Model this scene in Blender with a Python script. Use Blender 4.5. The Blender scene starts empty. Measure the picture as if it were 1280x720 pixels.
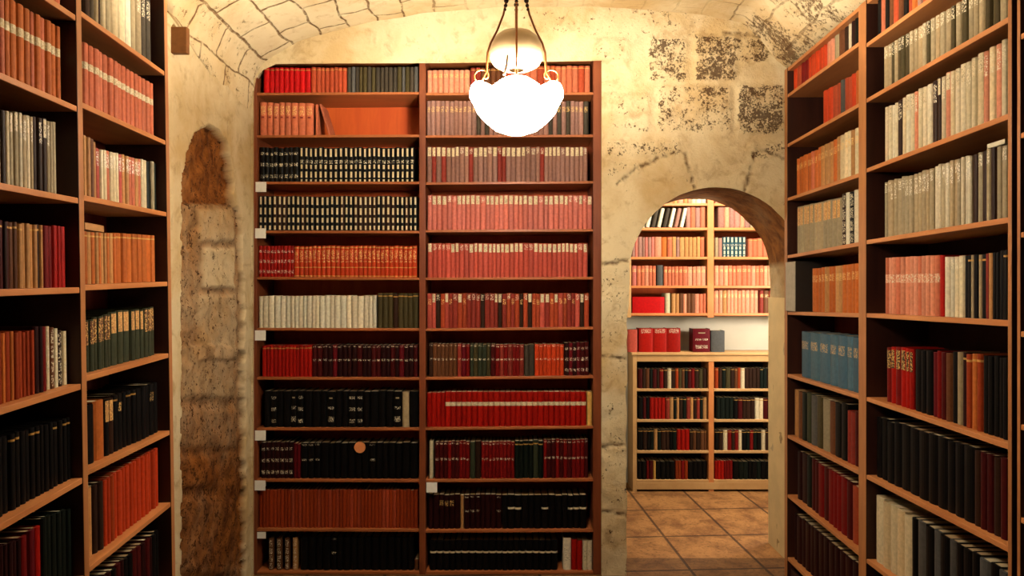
import bpy, bmesh, math, random
from mathutils import Vector, Matrix, noise
from mathutils.geometry import delaunay_2d_cdt

random.seed(7)
SC = bpy.context.scene
COL = SC.collection
F = 900.0                       # focal length in pixels of a 1280 px wide frame
EYE = 1.8
V = Vector
LAMP_E, BULB_E, ANNEX_W, EXPO = 76.0, 2000.0, 62.0, 0.4
LAMP_C = (1.0, .89, .735); ANNEX_C = (1.0, .90, .78)

# ------------------------------------------------------------------ helpers
def lin(c):
    return tuple(((v / 255.0) / 12.92 if v <= 10 else (((v / 255.0) + .055) / 1.055) ** 2.4) for v in c)

def px(x, y, Y):                # pixel -> point at depth Y
    return V(((x - 640) / F * Y, Y, EYE + (360 - y) / F * Y))

def link(o, parent=None):
    COL.objects.link(o)
    if parent is not None:
        o.parent = parent
    return o

def tag(o, label=None, cat=None, group=None, kind=None):
    if label: o['label'] = label
    if cat: o['category'] = cat
    if group: o['group'] = group
    if kind: o['kind'] = kind
    return o

def empty(name, label, cat, group=None, mw=None):
    o = bpy.data.objects.new(name, None)
    o.empty_display_size = .1
    link(o)
    if mw is not None: o.matrix_world = mw
    return tag(o, label, cat, group)

def mesh_obj(name, verts, faces, mats, parent=None, midx=None, cols=None, smooth=False, attrs=None, uv=None):
    me = bpy.data.meshes.new(name)
    me.from_pydata([tuple(v) for v in verts], [], faces)
    for m in (mats if isinstance(mats, (list, tuple)) else [mats]):
        me.materials.append(m)
    if midx: me.polygons.foreach_set('material_index', midx)
    if cols:
        at = me.color_attributes.new('tint', 'FLOAT_COLOR', 'CORNER')
        buf = []
        for p, c in zip(me.polygons, cols):
            buf.extend((c[0], c[1], c[2], 1.0) * p.loop_total)
        at.data.foreach_set('color', buf)
    if attrs:
        for k, vals in attrs.items():
            a = me.attributes.new(k, 'FLOAT', 'POINT')
            a.data.foreach_set('value', vals)
    if uv:
        l = me.uv_layers.new(name='UVMap')
        buf = []
        for p in me.polygons:
            for vi in p.vertices: buf.extend(uv[vi])
        l.data.foreach_set('uv', buf)
    if smooth: me.polygons.foreach_set('use_smooth', [True] * len(me.polygons))
    me.update()
    o = bpy.data.objects.new(name, me)
    return link(o, parent)

class MB:                       # collects boxes / prisms, optional bevel, builds ONE mesh
    def __init__(self): self.bm = bmesh.new()
    def box(self, a, b, bev=0.0):
        x0, y0, z0 = a; x1, y1, z1 = b
        return self.hexa([(x0, y0, z0), (x1, y0, z0), (x1, y1, z0), (x0, y1, z0),
                          (x0, y0, z1), (x1, y0, z1), (x1, y1, z1), (x0, y1, z1)], bev)
    def hexa(self, p, bev=0.0):
        v = [self.bm.verts.new(q) for q in p]
        fs = [self.bm.faces.new([v[i] for i in f]) for f in
              ((3, 2, 1, 0), (4, 5, 6, 7), (0, 1, 5, 4), (1, 2, 6, 5), (2, 3, 7, 6), (3, 0, 4, 7))]
        if bev:
            es = {e for f in fs for e in f.edges}
            bmesh.ops.bevel(self.bm, geom=list(es), offset=bev, segments=2, affect='EDGES', profile=.5)
        return self
    def lathe(self, prof, seg=32, center=(0, 0, 0), wave=None, close=False):
        cx, cy, cz = center
        rings = []
        for i, (r, z) in enumerate(prof):
            ring = []
            for k in range(seg):
                a = 2 * math.pi * k / seg
                dz = wave(i, a) if wave else 0
                ring.append(self.bm.verts.new((cx + r * math.cos(a), cy + r * math.sin(a), cz + z + dz)))
            rings.append(ring)
        n = len(rings)
        for i in range(n if close else n - 1):
            A, B = rings[i], rings[(i + 1) % n]
            for k in range(seg):
                self.bm.faces.new((A[k], A[(k + 1) % seg], B[(k + 1) % seg], B[k]))
        if not close:
            self.bm.faces.new(rings[0][::-1]); self.bm.faces.new(rings[-1])
        return self
    def tube(self, pts, r, seg=8):
        pts = [V(p) for p in pts]
        rs = r if isinstance(r, (list, tuple)) else [r] * len(pts)
        rings = []
        for i, p in enumerate(pts):
            d = (pts[min(i + 1, len(pts) - 1)] - pts[max(i - 1, 0)]).normalized()
            up = V((0, 1, 0)) if abs(d.y) < .9 else V((1, 0, 0))
            a = d.cross(up).normalized(); b = d.cross(a)
            rings.append([self.bm.verts.new(p + (a * math.cos(t) + b * math.sin(t)) * rs[i])
                          for t in [2 * math.pi * k / seg for k in range(seg)]])
        for A, B in zip(rings, rings[1:]):
            for k in range(seg):
                self.bm.faces.new((A[k], A[(k + 1) % seg], B[(k + 1) % seg], B[k]))
        self.bm.faces.new(rings[0][::-1]); self.bm.faces.new(rings[-1])
        return self
    def ball(self, c, r, seg=12):
        bmesh.ops.create_uvsphere(self.bm, u_segments=seg, v_segments=seg // 2 + 2, radius=r, matrix=Matrix.Translation(c))
        return self
    def build(self, name, mat, parent=None, smooth=False):
        bmesh.ops.recalc_face_normals(self.bm, faces=self.bm.faces[:])
        me = bpy.data.meshes.new(name)
        self.bm.to_mesh(me); self.bm.free()
        me.materials.append(mat)
        if smooth: me.polygons.foreach_set('use_smooth', [True] * len(me.polygons))
        o = bpy.data.objects.new(name, me)
        return link(o, parent)

# ------------------------------------------------------------------ materials
class NT:
    def __init__(self, name):
        self.m = bpy.data.materials.new(name); self.m.use_nodes = True
        self.t = self.m.node_tree
        self.b = self.t.nodes['Principled BSDF']
    def n(self, typ, **kw):
        nd = self.t.nodes.new(typ)
        for k, v in kw.items():
            if k.startswith('i_'):
                key = k[2:]
                key = int(key) if key.isdigit() else key.replace('_', ' ')
                if isinstance(v, bpy.types.NodeSocket): self.t.links.new(v, nd.inputs[key])
                else: nd.inputs[key].default_value = v
            else: setattr(nd, k, v)
        return nd
    def L(self, a, b): self.t.links.new(a, b)
    def noise(self, vec, scale, detail=4, rough=.55, dist=0):
        nd = self.n('ShaderNodeTexNoise', i_Scale=scale, i_Detail=detail, i_Roughness=rough, i_Distortion=dist)
        if vec is not None: self.L(vec, nd.inputs['Vector'])
        return nd.outputs['Fac']
    def ramp(self, fac, a, b, lo=0.0, hi=1.0):
        nd = self.n('ShaderNodeMapRange', interpolation_type='SMOOTHSTEP')
        self.L(fac, nd.inputs[0])
        for i, v in ((1, a), (2, b), (3, lo), (4, hi)):
            if isinstance(v, bpy.types.NodeSocket): self.L(v, nd.inputs[i])
            else: nd.inputs[i].default_value = v
        return nd.outputs[0]
    def math(self, op, a, b=0.0, clamp=False):
        nd = self.n('ShaderNodeMath', operation=op, use_clamp=clamp)
        for i, v in ((0, a), (1, b)):
            if isinstance(v, bpy.types.NodeSocket): self.L(v, nd.inputs[i])
            else: nd.inputs[i].default_value = v
        return nd.outputs[0]
    def mix(self, fac, a, b, mode='MIX'):
        nd = self.n('ShaderNodeMix', data_type='RGBA', blend_type=mode)
        for i, v in ((0, fac), (6, a), (7, b)):
            if isinstance(v, bpy.types.NodeSocket): self.L(v, nd.inputs[i])
            elif i == 0: nd.inputs[i].default_value = v
            else: nd.inputs[i].default_value = (*v, 1.0) if len(v) == 3 else v
        return nd.outputs[2]
    def coord(self, kind='Object', scale=(1, 1, 1), rnd=False):
        tc = self.n('ShaderNodeTexCoord')
        mp = self.n('ShaderNodeMapping'); mp.inputs['Scale'].default_value = scale
        self.L(tc.outputs[kind], mp.inputs['Vector'])
        if rnd:
            oi = self.n('ShaderNodeObjectInfo')
            r = self.n('ShaderNodeVectorMath', operation='SCALE'); r.inputs[0].default_value = (37, 19, 53)
            self.L(oi.outputs['Random'], r.inputs['Scale']); self.L(r.outputs[0], mp.inputs['Location'])
        return mp.outputs[0]
    def bump(self, h, strength=.3, dist=.01):
        nd = self.n('ShaderNodeBump', i_Strength=strength, i_Distance=dist)
        self.L(h, nd.inputs['Height']); self.L(nd.outputs[0], self.b.inputs['Normal'])
    def out(self, color=None, rough=.6, metal=0.0, spec=None):
        for k, v in (('Base Color', color), ('Roughness', rough), ('Metallic', metal), ('Specular IOR Level', spec)):
            if v is None: continue
            if isinstance(v, bpy.types.NodeSocket): self.L(v, self.b.inputs[k])
            else: self.b.inputs[k].default_value = (*v, 1) if k == 'Base Color' else v
        return self.m
    def attr(self, name):
        return self.n('ShaderNodeAttribute', attribute_name=name)

def wood(name, c1, c2, rough=.45, scale=(1, 1, 1), spec=.4):
    t = NT(name); v = t.coord('Object', tuple(s * k for s, k in zip(scale, (14, 14, 14))), rnd=True)
    f = t.noise(v, 1.2, 5, .6, .6)
    c = t.mix(t.ramp(f, .3, .7), c1, c2)
    t.bump(f, .12, .004)
    return t.out(c, rough, spec=spec)

WOOD = wood('walnut_shelf_wood', lin((184, 114, 62)), lin((204, 134, 78)), .42, (.12, 1, 1))
WOODB = wood('red_walnut_shelf_wood', lin((156, 86, 44)), lin((176, 102, 54)), .42, (.12, 1, 1))
WOODV = wood('walnut_upright_wood', lin((112, 54, 28)), lin((134, 70, 38)), .42, (1, 1, .12))
BACKW = wood('red_brown_back_board', lin((208, 82, 22)), lin((222, 96, 30)), .6, (1, 1, .15))
DARKW = wood('dark_upright_wood', lin((46, 20, 12)), lin((60, 28, 17)), .5, (1, 1, .12))
EDGE = wood('tan_edge_banding', lin((164, 104, 58)), lin((188, 124, 72)), .45, (1, 1, .12))
REDBK = wood('dark_red_back_board', lin((104, 36, 18)), lin((120, 46, 24)), .7, (1, 1, .15), .2)
DBACK = wood('dark_back_board', lin((34, 14, 10)), lin((46, 20, 14)), .7, (1, 1, .15), .2)
PINE = wood('pine_cabinet_wood', lin((196, 148, 92)), lin((212, 166, 108)), .5, (.3, .3, .3))
PINEO = wood('orange_pine_wood', lin((200, 118, 62)), lin((214, 136, 76)), .5, (.3, .3, .3))
BEAM = wood('brown_beam_wood', lin((110, 66, 26)), lin((128, 80, 34)), .7)

def stone_wall(name, base=(228, 208, 166), tan=(206, 174, 122), dark=(64, 34, 14)):
    t = NT(name); v = t.coord('Object')
    n1 = t.noise(v, 2.2, 6, .6, .4); n2 = t.noise(v, 11, 6, .65, .5); n3 = t.noise(v, 75, 4, .65, .5); n4 = t.noise(v, 20, 3, .55, .3)
    pit = t.attr('pit').outputs['Fac']; jnt = t.attr('joint').outputs['Fac']; brn = t.attr('brown').outputs['Fac']
    c = t.mix(t.ramp(n1, .38, .68), lin(base), lin(tan))
    c = t.mix(t.math('MULTIPLY', t.ramp(n2, .5, .72), .45), c, lin((160, 118, 68)))
    bb = t.mix(t.ramp(n2, .3, .7), lin((160, 98, 42)), lin((96, 50, 17)))
    c = t.mix(t.math('MULTIPLY', brn, t.ramp(n1, .1, .6, .7, 1.0)), c, bb)
    s = t.math('ADD', t.math('MULTIPLY', n3, .62), t.math('MULTIPLY', n4, .38))
    th = t.math('SUBTRACT', .70, t.math('MULTIPLY', pit, .26))
    pm = t.ramp(t.math('SUBTRACT', s, th), 0.0, .05)
    c = t.mix(t.math('MULTIPLY', pm, .86), c, lin(dark))
    jm = t.math('MULTIPLY', jnt, t.ramp(n4, .32, .58, .3, 1.0))
    c = t.mix(t.math('MULTIPLY', jm, .9), c, lin((86, 50, 22)))
    h = t.math('SUBTRACT', t.math('ADD', t.math('MULTIPLY', n2, .5), t.math('MULTIPLY', n3, .35)), t.math('ADD', t.math('MULTIPLY', pm, .8), t.math('MULTIPLY', jm, .5)))
    t.bump(h, .55, .02)
    return t.out(c, .92, spec=.15)

STONE = stone_wall('cream_limestone')

def vault_mat():
    t = NT('vault_stone_courses')
    uvn = t.n('ShaderNodeUVMap'); uv = uvn.outputs[0]
    ob = t.coord('Object')
    dn = t.n('ShaderNodeTexNoise', i_Scale=3.0, i_Detail=3.0); t.L(uv, dn.inputs['Vector'])
    sub = t.n('ShaderNodeVectorMath', operation='SUBTRACT'); t.L(dn.outputs['Color'], sub.inputs[0]); sub.inputs[1].default_value = (.5, .5, .5)
    sc = t.n('ShaderNodeVectorMath', operation='SCALE'); t.L(sub.outputs[0], sc.inputs[0]); sc.inputs['Scale'].default_value = .12
    ad = t.n('ShaderNodeVectorMath', operation='ADD'); t.L(uv, ad.inputs[0]); t.L(sc.outputs[0], ad.inputs[1])
    br = t.n('ShaderNodeTexBrick', offset=.43, squash=1.0)
    for k, v in (('Scale', 1.0), ('Mortar Size', .009), ('Mortar Smooth', .6), ('Brick Width', .34), ('Row Height', .185)):
        br.inputs[k].default_value = v
    t.L(ad.outputs[0], br.inputs['Vector'])
    n1 = t.noise(ob, 2.0, 5, .6, .3); n2 = t.noise(ob, 14, 6, .7, .5); n3 = t.noise(ob, 50, 5, .7, .6)
    pit = t.attr('pit').outputs['Fac']; jnt = t.attr('joint').outputs['Fac']
    c = t.mix(t.ramp(n1, .35, .7), lin((230, 208, 164)), lin((208, 174, 122)))
    c = t.mix(t.math('MULTIPLY', t.ramp(n2, .5, .75), .4), c, lin((170, 128, 76)))
    m = t.math('MULTIPLY', t.math('MULTIPLY', br.outputs['Fac'], t.ramp(n2, .32, .56, .12, 1.0)), jnt)
    c = t.mix(t.math('MULTIPLY', m, .85), c, lin((108, 70, 34)))
    th = t.math('SUBTRACT', .74, t.math('MULTIPLY', pit, .25))
    pm = t.ramp(t.math('SUBTRACT', t.math('ADD', t.math('MULTIPLY', n3, .6), t.math('MULTIPLY', n2, .4)), th), 0, .06)
    c = t.mix(t.math('MULTIPLY', pm, .8), c, lin((84, 50, 24)))
    h = t.math('SUBTRACT', t.math('MULTIPLY', n2, .5), t.math('ADD', t.math('MULTIPLY', m, .9), t.math('MULTIPLY', pm, .7)))
    t.bump(h, .6, .02)
    return t.out(c, .93, spec=.12)
VAULT = vault_mat()

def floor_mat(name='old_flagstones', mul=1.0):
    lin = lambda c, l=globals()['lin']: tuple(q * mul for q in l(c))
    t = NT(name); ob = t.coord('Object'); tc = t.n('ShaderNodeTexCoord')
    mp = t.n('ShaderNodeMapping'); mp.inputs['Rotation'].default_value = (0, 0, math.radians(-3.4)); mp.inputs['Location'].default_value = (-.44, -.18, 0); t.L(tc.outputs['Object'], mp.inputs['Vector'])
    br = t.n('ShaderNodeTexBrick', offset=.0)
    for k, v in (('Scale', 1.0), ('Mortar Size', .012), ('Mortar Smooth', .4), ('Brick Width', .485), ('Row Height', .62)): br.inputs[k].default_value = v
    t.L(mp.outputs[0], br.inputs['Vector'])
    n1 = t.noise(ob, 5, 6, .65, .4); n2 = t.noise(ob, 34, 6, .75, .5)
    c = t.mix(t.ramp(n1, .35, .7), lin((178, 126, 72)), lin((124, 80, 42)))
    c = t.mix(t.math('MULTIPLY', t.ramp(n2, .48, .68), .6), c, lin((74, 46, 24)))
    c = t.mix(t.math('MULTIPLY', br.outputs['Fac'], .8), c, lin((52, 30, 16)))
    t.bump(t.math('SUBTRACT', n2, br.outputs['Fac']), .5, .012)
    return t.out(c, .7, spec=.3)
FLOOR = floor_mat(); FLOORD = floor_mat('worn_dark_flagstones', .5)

def simple(name, c, rough=.6, metal=0.0, nscale=30, amt=.15, spec=.4):
    t = NT(name); v = t.coord('Object')
    f = t.noise(v, nscale, 3)
    cc = t.mix(t.ramp(f, .3, .7), tuple(x * (1 - amt) for x in c), c)
    return t.out(cc, rough, metal, spec)
DARKPL = simple('dim_plaster', lin((58, 40, 28)), .9, 0, 6, .1, .1)  # darkened so the unseen enclosing walls bounce less light
WHITEWALL = simple('white_plaster', lin((238, 228, 205)), .9, 0, 6, .06, .1)
TAN_JAMB = simple('pale_plaster_jamb', lin((236, 206, 152)), .8, 0, 8, .1, .2)
LABEL = simple('white_card', lin((252, 246, 232)), .7, 0, 60, .06, .2)
ORANGE = simple('orange_sticker_paper', lin((240, 150, 90)), .7, 0, 60, .06, .2)
BRASS = simple('aged_brass', lin((120, 72, 34)), .38, .8, 40, .25)
IRON = simple('dark_bronze', lin((48, 30, 18)), .4, .7, 40, .2)

def book_mat(name, kind):
    t = NT(name); a = t.attr('tint').outputs['Color']
    v = t.coord('Object', rnd=True)
    n1 = t.noise(v, 60, 3); 
    base = t.mix(t.ramp(n1, .3, .7), t.mix(.18, a, (0, 0, 0)), a)
    if kind == 'cloth':
        t.bump(n1, .08, .002)
        return t.out(base, .5, spec=.14)
    if kind == 'paper':
        return t.out(a, .85, spec=.15)
    if kind == 'gilt':
        return t.out(base, .32, .35)
    ink = {'gold': lin((236, 190, 110)), 'pale': lin((232, 218, 184)), 'dark': lin((46, 28, 18))}[kind]
    mp = t.coord('Object', (1, 1, .8), rnd=True)
    g = t.ramp(t.noise(mp, 210, 2, .5), .56 if kind == 'dark' else .5, .62 if kind == 'dark' else .58)
    c = t.mix(t.math('MULTIPLY', g, .6 if kind == 'dark' else .85), base, ink)
    return t.out(c, .42, spec=.4)
BM = [book_mat('book_cloth', 'cloth'), book_mat('gilt_lines', 'gilt'), book_mat('gold_titles', 'gold'),
      book_mat('dark_titles', 'dark'), book_mat('page_paper', 'paper'), book_mat('pale_titles', 'pale')]
CLOTH, GILT, GOLD, INK, PAPER, PALE = range(6)

# ------------------------------------------------------------------ camera, world
cam = bpy.data.cameras.new('camera'); cam.sensor_width = 36.0; cam.lens = 36.0 * F / 1280.0
cam.clip_start = .05
co = bpy.data.objects.new('camera', cam); link(co); co.location = (0, 0, EYE); co.rotation_euler = (math.pi / 2, 0, 0)
SC.camera = co
SC.view_settings.view_transform = 'Standard'; SC.view_settings.look = 'None'
SC.view_settings.exposure = 0.0; SC.view_settings.gamma = 1.0; SC.view_settings.use_curve_mapping = False
w = bpy.data.worlds.new('World'); SC.world = w; w.use_nodes = True
w.node_tree.nodes['Background'].inputs[0].default_value = (1, .7, .45, 1)
w.node_tree.nodes['Background'].inputs[1].default_value = .004

def sm(x, a, b):
    t = max(0.0, min(1.0, (x - a) / (b - a))); return t * t * (3 - 2 * t)
def inpoly(x, y, P):
    c = False; j = len(P) - 1
    for i in range(len(P)):
        xi, yi = P[i]; xj, yj = P[j]
        if (yi > y) != (yj > y) and x < (xj - xi) * (y - yi) / (yj - yi) + xi: c = not c
        j = i
    return c
def dens(loop, sp, closed=True):
    out = []
    n = len(loop)
    for i in range(n if closed else n - 1):
        a, b = loop[i], loop[(i + 1) % n]
        k = max(1, int(math.hypot(b[0] - a[0], b[1] - a[1]) / sp))
        for q in range(k): out.append((a[0] + (b[0] - a[0]) * q / k, a[1] + (b[1] - a[1]) * q / k))
    if not closed: out.append(loop[-1])
    return out
def segd(x, y, a, b):
    dx, dy = b[0] - a[0], b[1] - a[1]
    t = max(0, min(1, ((x - a[0]) * dx + (y - a[1]) * dy) / (dx * dx + dy * dy + 1e-9)))
    return math.hypot(x - a[0] - t * dx, y - a[1] - t * dy)

def relief_wall(name, outer, holes, regions, to3d, feat, reveals, mat):
    """outer / holes: loops in wall coordinates; regions: (a0,a1,b0,b1,spacing) point grids."""
    pts = []; edges = []
    for lp in [outer] + holes:
        d = dens(lp, .03); s = len(pts); pts += d
        edges += [(s + i, s + (i + 1) % len(d)) for i in range(len(d))]
    nb = len(pts)
    for (a0, a1, b0, b1, sp) in regions:
        na, nb_ = int((a1 - a0) / sp), int((b1 - b0) / sp)
        for i in range(na + 1):
            for j in range(nb_ + 1):
                a = a0 + (a1 - a0) * i / na + random.uniform(-.25, .25) * sp
                b = b0 + (b1 - b0) * j / nb_ + random.uniform(-.25, .25) * sp
                if inpoly(a, b, outer) and not any(inpoly(a, b, h) for h in holes): pts.append((a, b))
    v, e, f, _, _, _ = delaunay_2d_cdt([V(p) for p in pts], edges, [], 0, 1e-5)
    faces = []
    for t in f:
        cx = sum(v[i].x for i in t) / len(t); cy = sum(v[i].y for i in t) / len(t)
        if inpoly(cx, cy, outer) and not any(inpoly(cx, cy, h) for h in holes): faces.append(list(t))
    verts = []; A = {'pit': [], 'joint': [], 'brown': []}
    def put(a, b, depth=0.0, brown=None, pit=None):
        d, p, j, br = feat(a, b)
        if depth: p, j, br = (pit if pit is not None else p), 0, (brown if brown is not None else br)
        verts.append(to3d(a, b, d - depth)); A['pit'].append(p); A['joint'].append(j); A['brown'].append(br)
    for q in v: put(q.x, q.y)
    for (loop, depth, steps, brf) in reveals:
        lp = dens(loop, .03, False); s = len(verts)
        for k in range(steps + 1):
            for (a, b) in lp:
                br, pi = brf(a, b)
                g = depth * k / steps
                nz = noise.noise(V((a * 9, b * 9, k * 1.7))) * .006 if 0 < k else 0
                put(a + nz, b + nz, g, br, pi)
                if k == 0: A['brown'][-1] = br
        n = len(lp)
        for k in range(steps):
            for i in range(n - 1):
                faces.append([s + k * n + i, s + k * n + i + 1, s + (k + 1) * n + i + 1, s + (k + 1) * n + i])
    o = mesh_obj(name, verts, faces, mat, smooth=True, attrs=A)
    tag(o, kind='structure')
    return o

# ---------------------------------------------------------------- end wall (Y = 4.5)
YW = 4.5
def ew_px(a, b): return 640 + a * 200, 360 - (b - EYE) * 200
def pxew(x, y): return ((x - 640) / 200.0, EYE + (360 - y) / 200.0)
BLOCKS = [  # x0,y0,x1,y1,pit
    (742, 49, 786, 76, .62), (810, 47, 859, 103, .82), (869, 45, 920, 102, .95), (918, 46, 962, 78, .8), (962, 40, 984, 74, .5),
    (758, 118, 812, 163, .5), (822, 107, 914, 166, .76), (922, 106, 980, 168, .95),
    (757, 176, 850, 196, .68), (757, 200, 800, 222, .55), (938, 178, 982, 200, .72)]
JOINTS = [((856, 190), (868, 236)), ((944, 190), (932, 238)), ((770, 230), (800, 208)), ((800, 208), (850, 187)), ((946, 186), (984, 200)),
          ((752, 330), (786, 326)), ((752, 445), (784, 447)), ((752, 560), (784, 556)), ((753, 640), (784, 644)),
          ((905, 40), (978, 48))]
ARC = (1.275, 1.89, .54)
def ew_feat(a, b):
    x, y = ew_px(a, b)
    n = noise.fractal(V((a * 3, b * 3, 1.3)), 1.0, 2.0, 4)
    d = .006 * n; pit = (0.4 if y < 46 and x > 650 else 0.2) + .25 * max(0, n); j = 0.0; br = 0.0
    for (x0, y0, x1, y1, p) in BLOCKS:
        if x0 - 6 < x < x1 + 6 and y0 - 6 < y < y1 + 6:
            cx, cy, hx, hy = (x0 + x1) / 2, (y0 + y1) / 2, (x1 - x0) / 2 - 5, (y1 - y0) / 2 - 5
            q = math.hypot(max(0, abs(x - cx) - hx), max(0, abs(y - cy) - hy)) - 5 + 2.5 * noise.noise(V((x * .09, y * .09, 0)))
            k = 1 - sm(q, -2.5, 2.0)
            if k > 0:
                pit = max(pit, k * min(1, p * (.95 + .32 * noise.noise(V((a * 6, b * 6, 11)))))); d += .010 * k
                d -= k * p * .012 * max(0, noise.noise(V((a * 26, b * 26, 4))))
    for s, e in JOINTS:
        if min(s[0], e[0]) - 8 < x < max(s[0], e[0]) + 8 and min(s[1], e[1]) - 8 < y < max(s[1], e[1]) + 8:
            q = segd(x + 2 * noise.noise(V((x * .06, y * .06, 7))), y + 2 * noise.noise(V((x * .06, y * .06, 3))), s, e)
            k = 1 - sm(q, .3, 2.2); j = max(j, k); d -= .008 * k
    if x > 748 and y > 320 and x < 790:      # rough pier beside the doorway
        pit = max(pit, .42 + .3 * noise.noise(V((a * 7, b * 7, 9)))); d += .008 * noise.noise(V((a * 12, b * 12, 2)))
        br = max(0, .2 * noise.noise(V((a * 5, b * 3, 5)))) + .12 * sm(y, 520, 720)
    if x < 322 and y > 320: pit = max(pit, .35)
    return d, pit, j, min(1, br)
ax, az, ar = ARC
def jag(i, s=.009): return s * noise.noise(V((i * 1.9, 3.3, .7)))
door = [(ax - ar + .0, -.2)] + [(ax - ar + .012 * noise.noise(V((.4, k * .9, 2))) - .018 * sm(1.72 - z, 0, .1), z) for k, z in enumerate([0.02 + .06 * i for i in range(29)])]
door += [(ax + (ar + jag(i, .004)) * math.cos(t), az + (ar + jag(i, .004)) * math.sin(t)) for i, t in enumerate([math.pi - math.pi * k / 36 for k in range(37)])]
door += [(ax + ar, 1.7), (ax + ar, 0), (ax + ar, -.2)]
alc = [pxew(316, 760), pxew(316, 112), pxew(319, 97), pxew(328, 88), pxew(345, 80), pxew(430, 79), pxew(560, 79), pxew(752, 76), pxew(752, 760)]
ew_outer = [(-1.72, -.1), (2.12, -.1), (2.12, 3.66), (-1.72, 3.66)]
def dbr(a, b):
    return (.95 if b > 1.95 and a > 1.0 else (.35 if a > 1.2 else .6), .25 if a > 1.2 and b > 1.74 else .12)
relief_wall('wall_back', ew_outer, [door, alc],
            [(.50, 1.86, 0, 3.62, .016), (-1.70, .50, 3.0, 3.62, .035), (1.9, 2.1, 0, 3.6, .08)],
            lambda a, b, d: V((a, YW - d, b)), ew_feat,
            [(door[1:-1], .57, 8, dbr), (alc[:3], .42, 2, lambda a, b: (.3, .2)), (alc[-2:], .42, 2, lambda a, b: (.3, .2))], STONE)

# ---------------------------------------------------------------- left wall (X = -1.63)
XL = -1.63
def lw_px(Y, z): return 640 + XL * F / Y, 360 - (z - EYE) * F / Y
NICHE = [(228, 760), (227, 300), (228, 255), (229, 215), (234, 190), (243, 170), (254, 160), (264, 157), (274, 162), (284, 178), (290, 205), (293, 232), (293, 256), (301, 262), (303, 300), (305, 345), (306, 420), (307, 760)]
LBL = [(252, 259, 300, 304, .22), (256, 308, 301, 362, .1), (230, 310, 250, 420, .5), (252, 366, 303, 452, .3), (232, 430, 300, 500, .38), (230, 508, 304, 562, .55), (231, 570, 280, 612, .75), (232, 622, 303, 720, .7)]
def lw_feat(Y, z):
    n = noise.fractal(V((Y * 3, z * 3, 8.3)), 1.0, 2.0, 4)
    if Y < 3.2: return .006 * n, .1, 0, 1 - sm(Y, 1.6, 2.6)  # near stretch, out of view, browned to cut bounced light
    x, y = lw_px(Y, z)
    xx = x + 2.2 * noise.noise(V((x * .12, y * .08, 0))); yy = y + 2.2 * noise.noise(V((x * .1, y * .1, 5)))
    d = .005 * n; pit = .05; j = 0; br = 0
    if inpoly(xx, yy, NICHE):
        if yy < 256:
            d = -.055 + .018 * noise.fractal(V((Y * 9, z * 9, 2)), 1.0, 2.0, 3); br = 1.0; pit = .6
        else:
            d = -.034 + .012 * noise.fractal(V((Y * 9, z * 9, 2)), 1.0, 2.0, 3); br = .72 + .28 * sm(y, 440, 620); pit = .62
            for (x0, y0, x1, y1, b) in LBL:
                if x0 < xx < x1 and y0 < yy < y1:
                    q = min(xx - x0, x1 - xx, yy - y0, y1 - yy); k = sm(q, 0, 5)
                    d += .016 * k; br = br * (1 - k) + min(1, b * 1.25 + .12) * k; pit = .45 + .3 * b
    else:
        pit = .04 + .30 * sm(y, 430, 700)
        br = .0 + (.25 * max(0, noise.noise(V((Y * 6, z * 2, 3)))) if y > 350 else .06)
    return d, pit, j, br
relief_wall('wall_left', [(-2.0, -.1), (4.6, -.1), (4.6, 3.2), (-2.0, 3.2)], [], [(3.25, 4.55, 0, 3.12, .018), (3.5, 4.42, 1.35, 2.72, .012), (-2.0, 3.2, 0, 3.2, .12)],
            lambda a, b, d: V((XL + d, a, b)), lw_feat, [], STONE)

# ---------------------------------------------------------------- vault
PROF = [(-1.66, .90), (-1.635, 1.10), (-1.615, 1.30), (-1.56, 1.405), (-1.445, 1.475), (-1.34, 1.54), (-1.135, 1.60), (-.825, 1.67), (-.57, 1.715), (-.26, 1.742), (-.05, 1.755),
        (.5, 1.762), (.75, 1.748), (1.25, 1.70), (1.43, 1.655), (1.55, 1.55), (1.64, 1.44), (1.72, 1.375), (1.86, 1.372), (2.12, 1.372)]
pp = [(a, b) for a, b in PROF]
sp = dens(pp, .045, False)
arc = [0.0]
for a, b in zip(sp, sp[1:]): arc.append(arc[-1] + math.hypot(b[0] - a[0], b[1] - a[1]))
YS = [-2.1 + i * .045 for i in range(int((4.56 + 2.1) / .045) + 1)]
vv = []; uvs = []; AT = {'pit': [], 'joint': []}
for Yv in YS:
    for i, (x, h) in enumerate(sp):
        # the springing on the left side drops a little towards the end wall
        if h < 1.3 and x < 0:
            lo = .965 + (min(max(4.5 - Yv, 0), 1.1)) * .31
            h = max(h, lo) if h < lo else h
        n = noise.fractal(V((x * 4, Yv * 4, h * 4)), 1.0, 2.0, 4)
        course = (math.floor((arc[i]) / .185) * .618) % 1.0
        dz = .010 * n + .006 * (course - .5)
        vv.append(V((x + (dz if x < -1.5 else 0), Yv, EYE + h + dz)))
        uvs.append((Yv, arc[i]))
        AT['joint'].append(1.0 - .86 * sm(x, -.65, -.15) + .5 * sm(x, 1.2, 1.4))
        AT['pit'].append(.3 * sm(-x, 1.25, 1.6) + .3 * sm(-x, .3, .8) + .12 + 1.15 * sm(x, 1.36, 1.5) * (0.35 + .65 * max(0, .5 + noise.noise(V((x * 4, Yv * 4, 0))))))
nn = len(sp)
ff = [[j * nn + i, j * nn + i + 1, (j + 1) * nn + i + 1, (j + 1) * nn + i] for j in range(len(YS) - 1) for i in range(nn - 1)]
vo = mesh_obj('ceiling', vv, ff, VAULT, smooth=True, attrs=AT, uv=uvs); tag(vo, kind='structure')
so = vo.modifiers.new('thickness', 'SOLIDIFY'); so.thickness = .12; so.offset = 1.0

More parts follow.
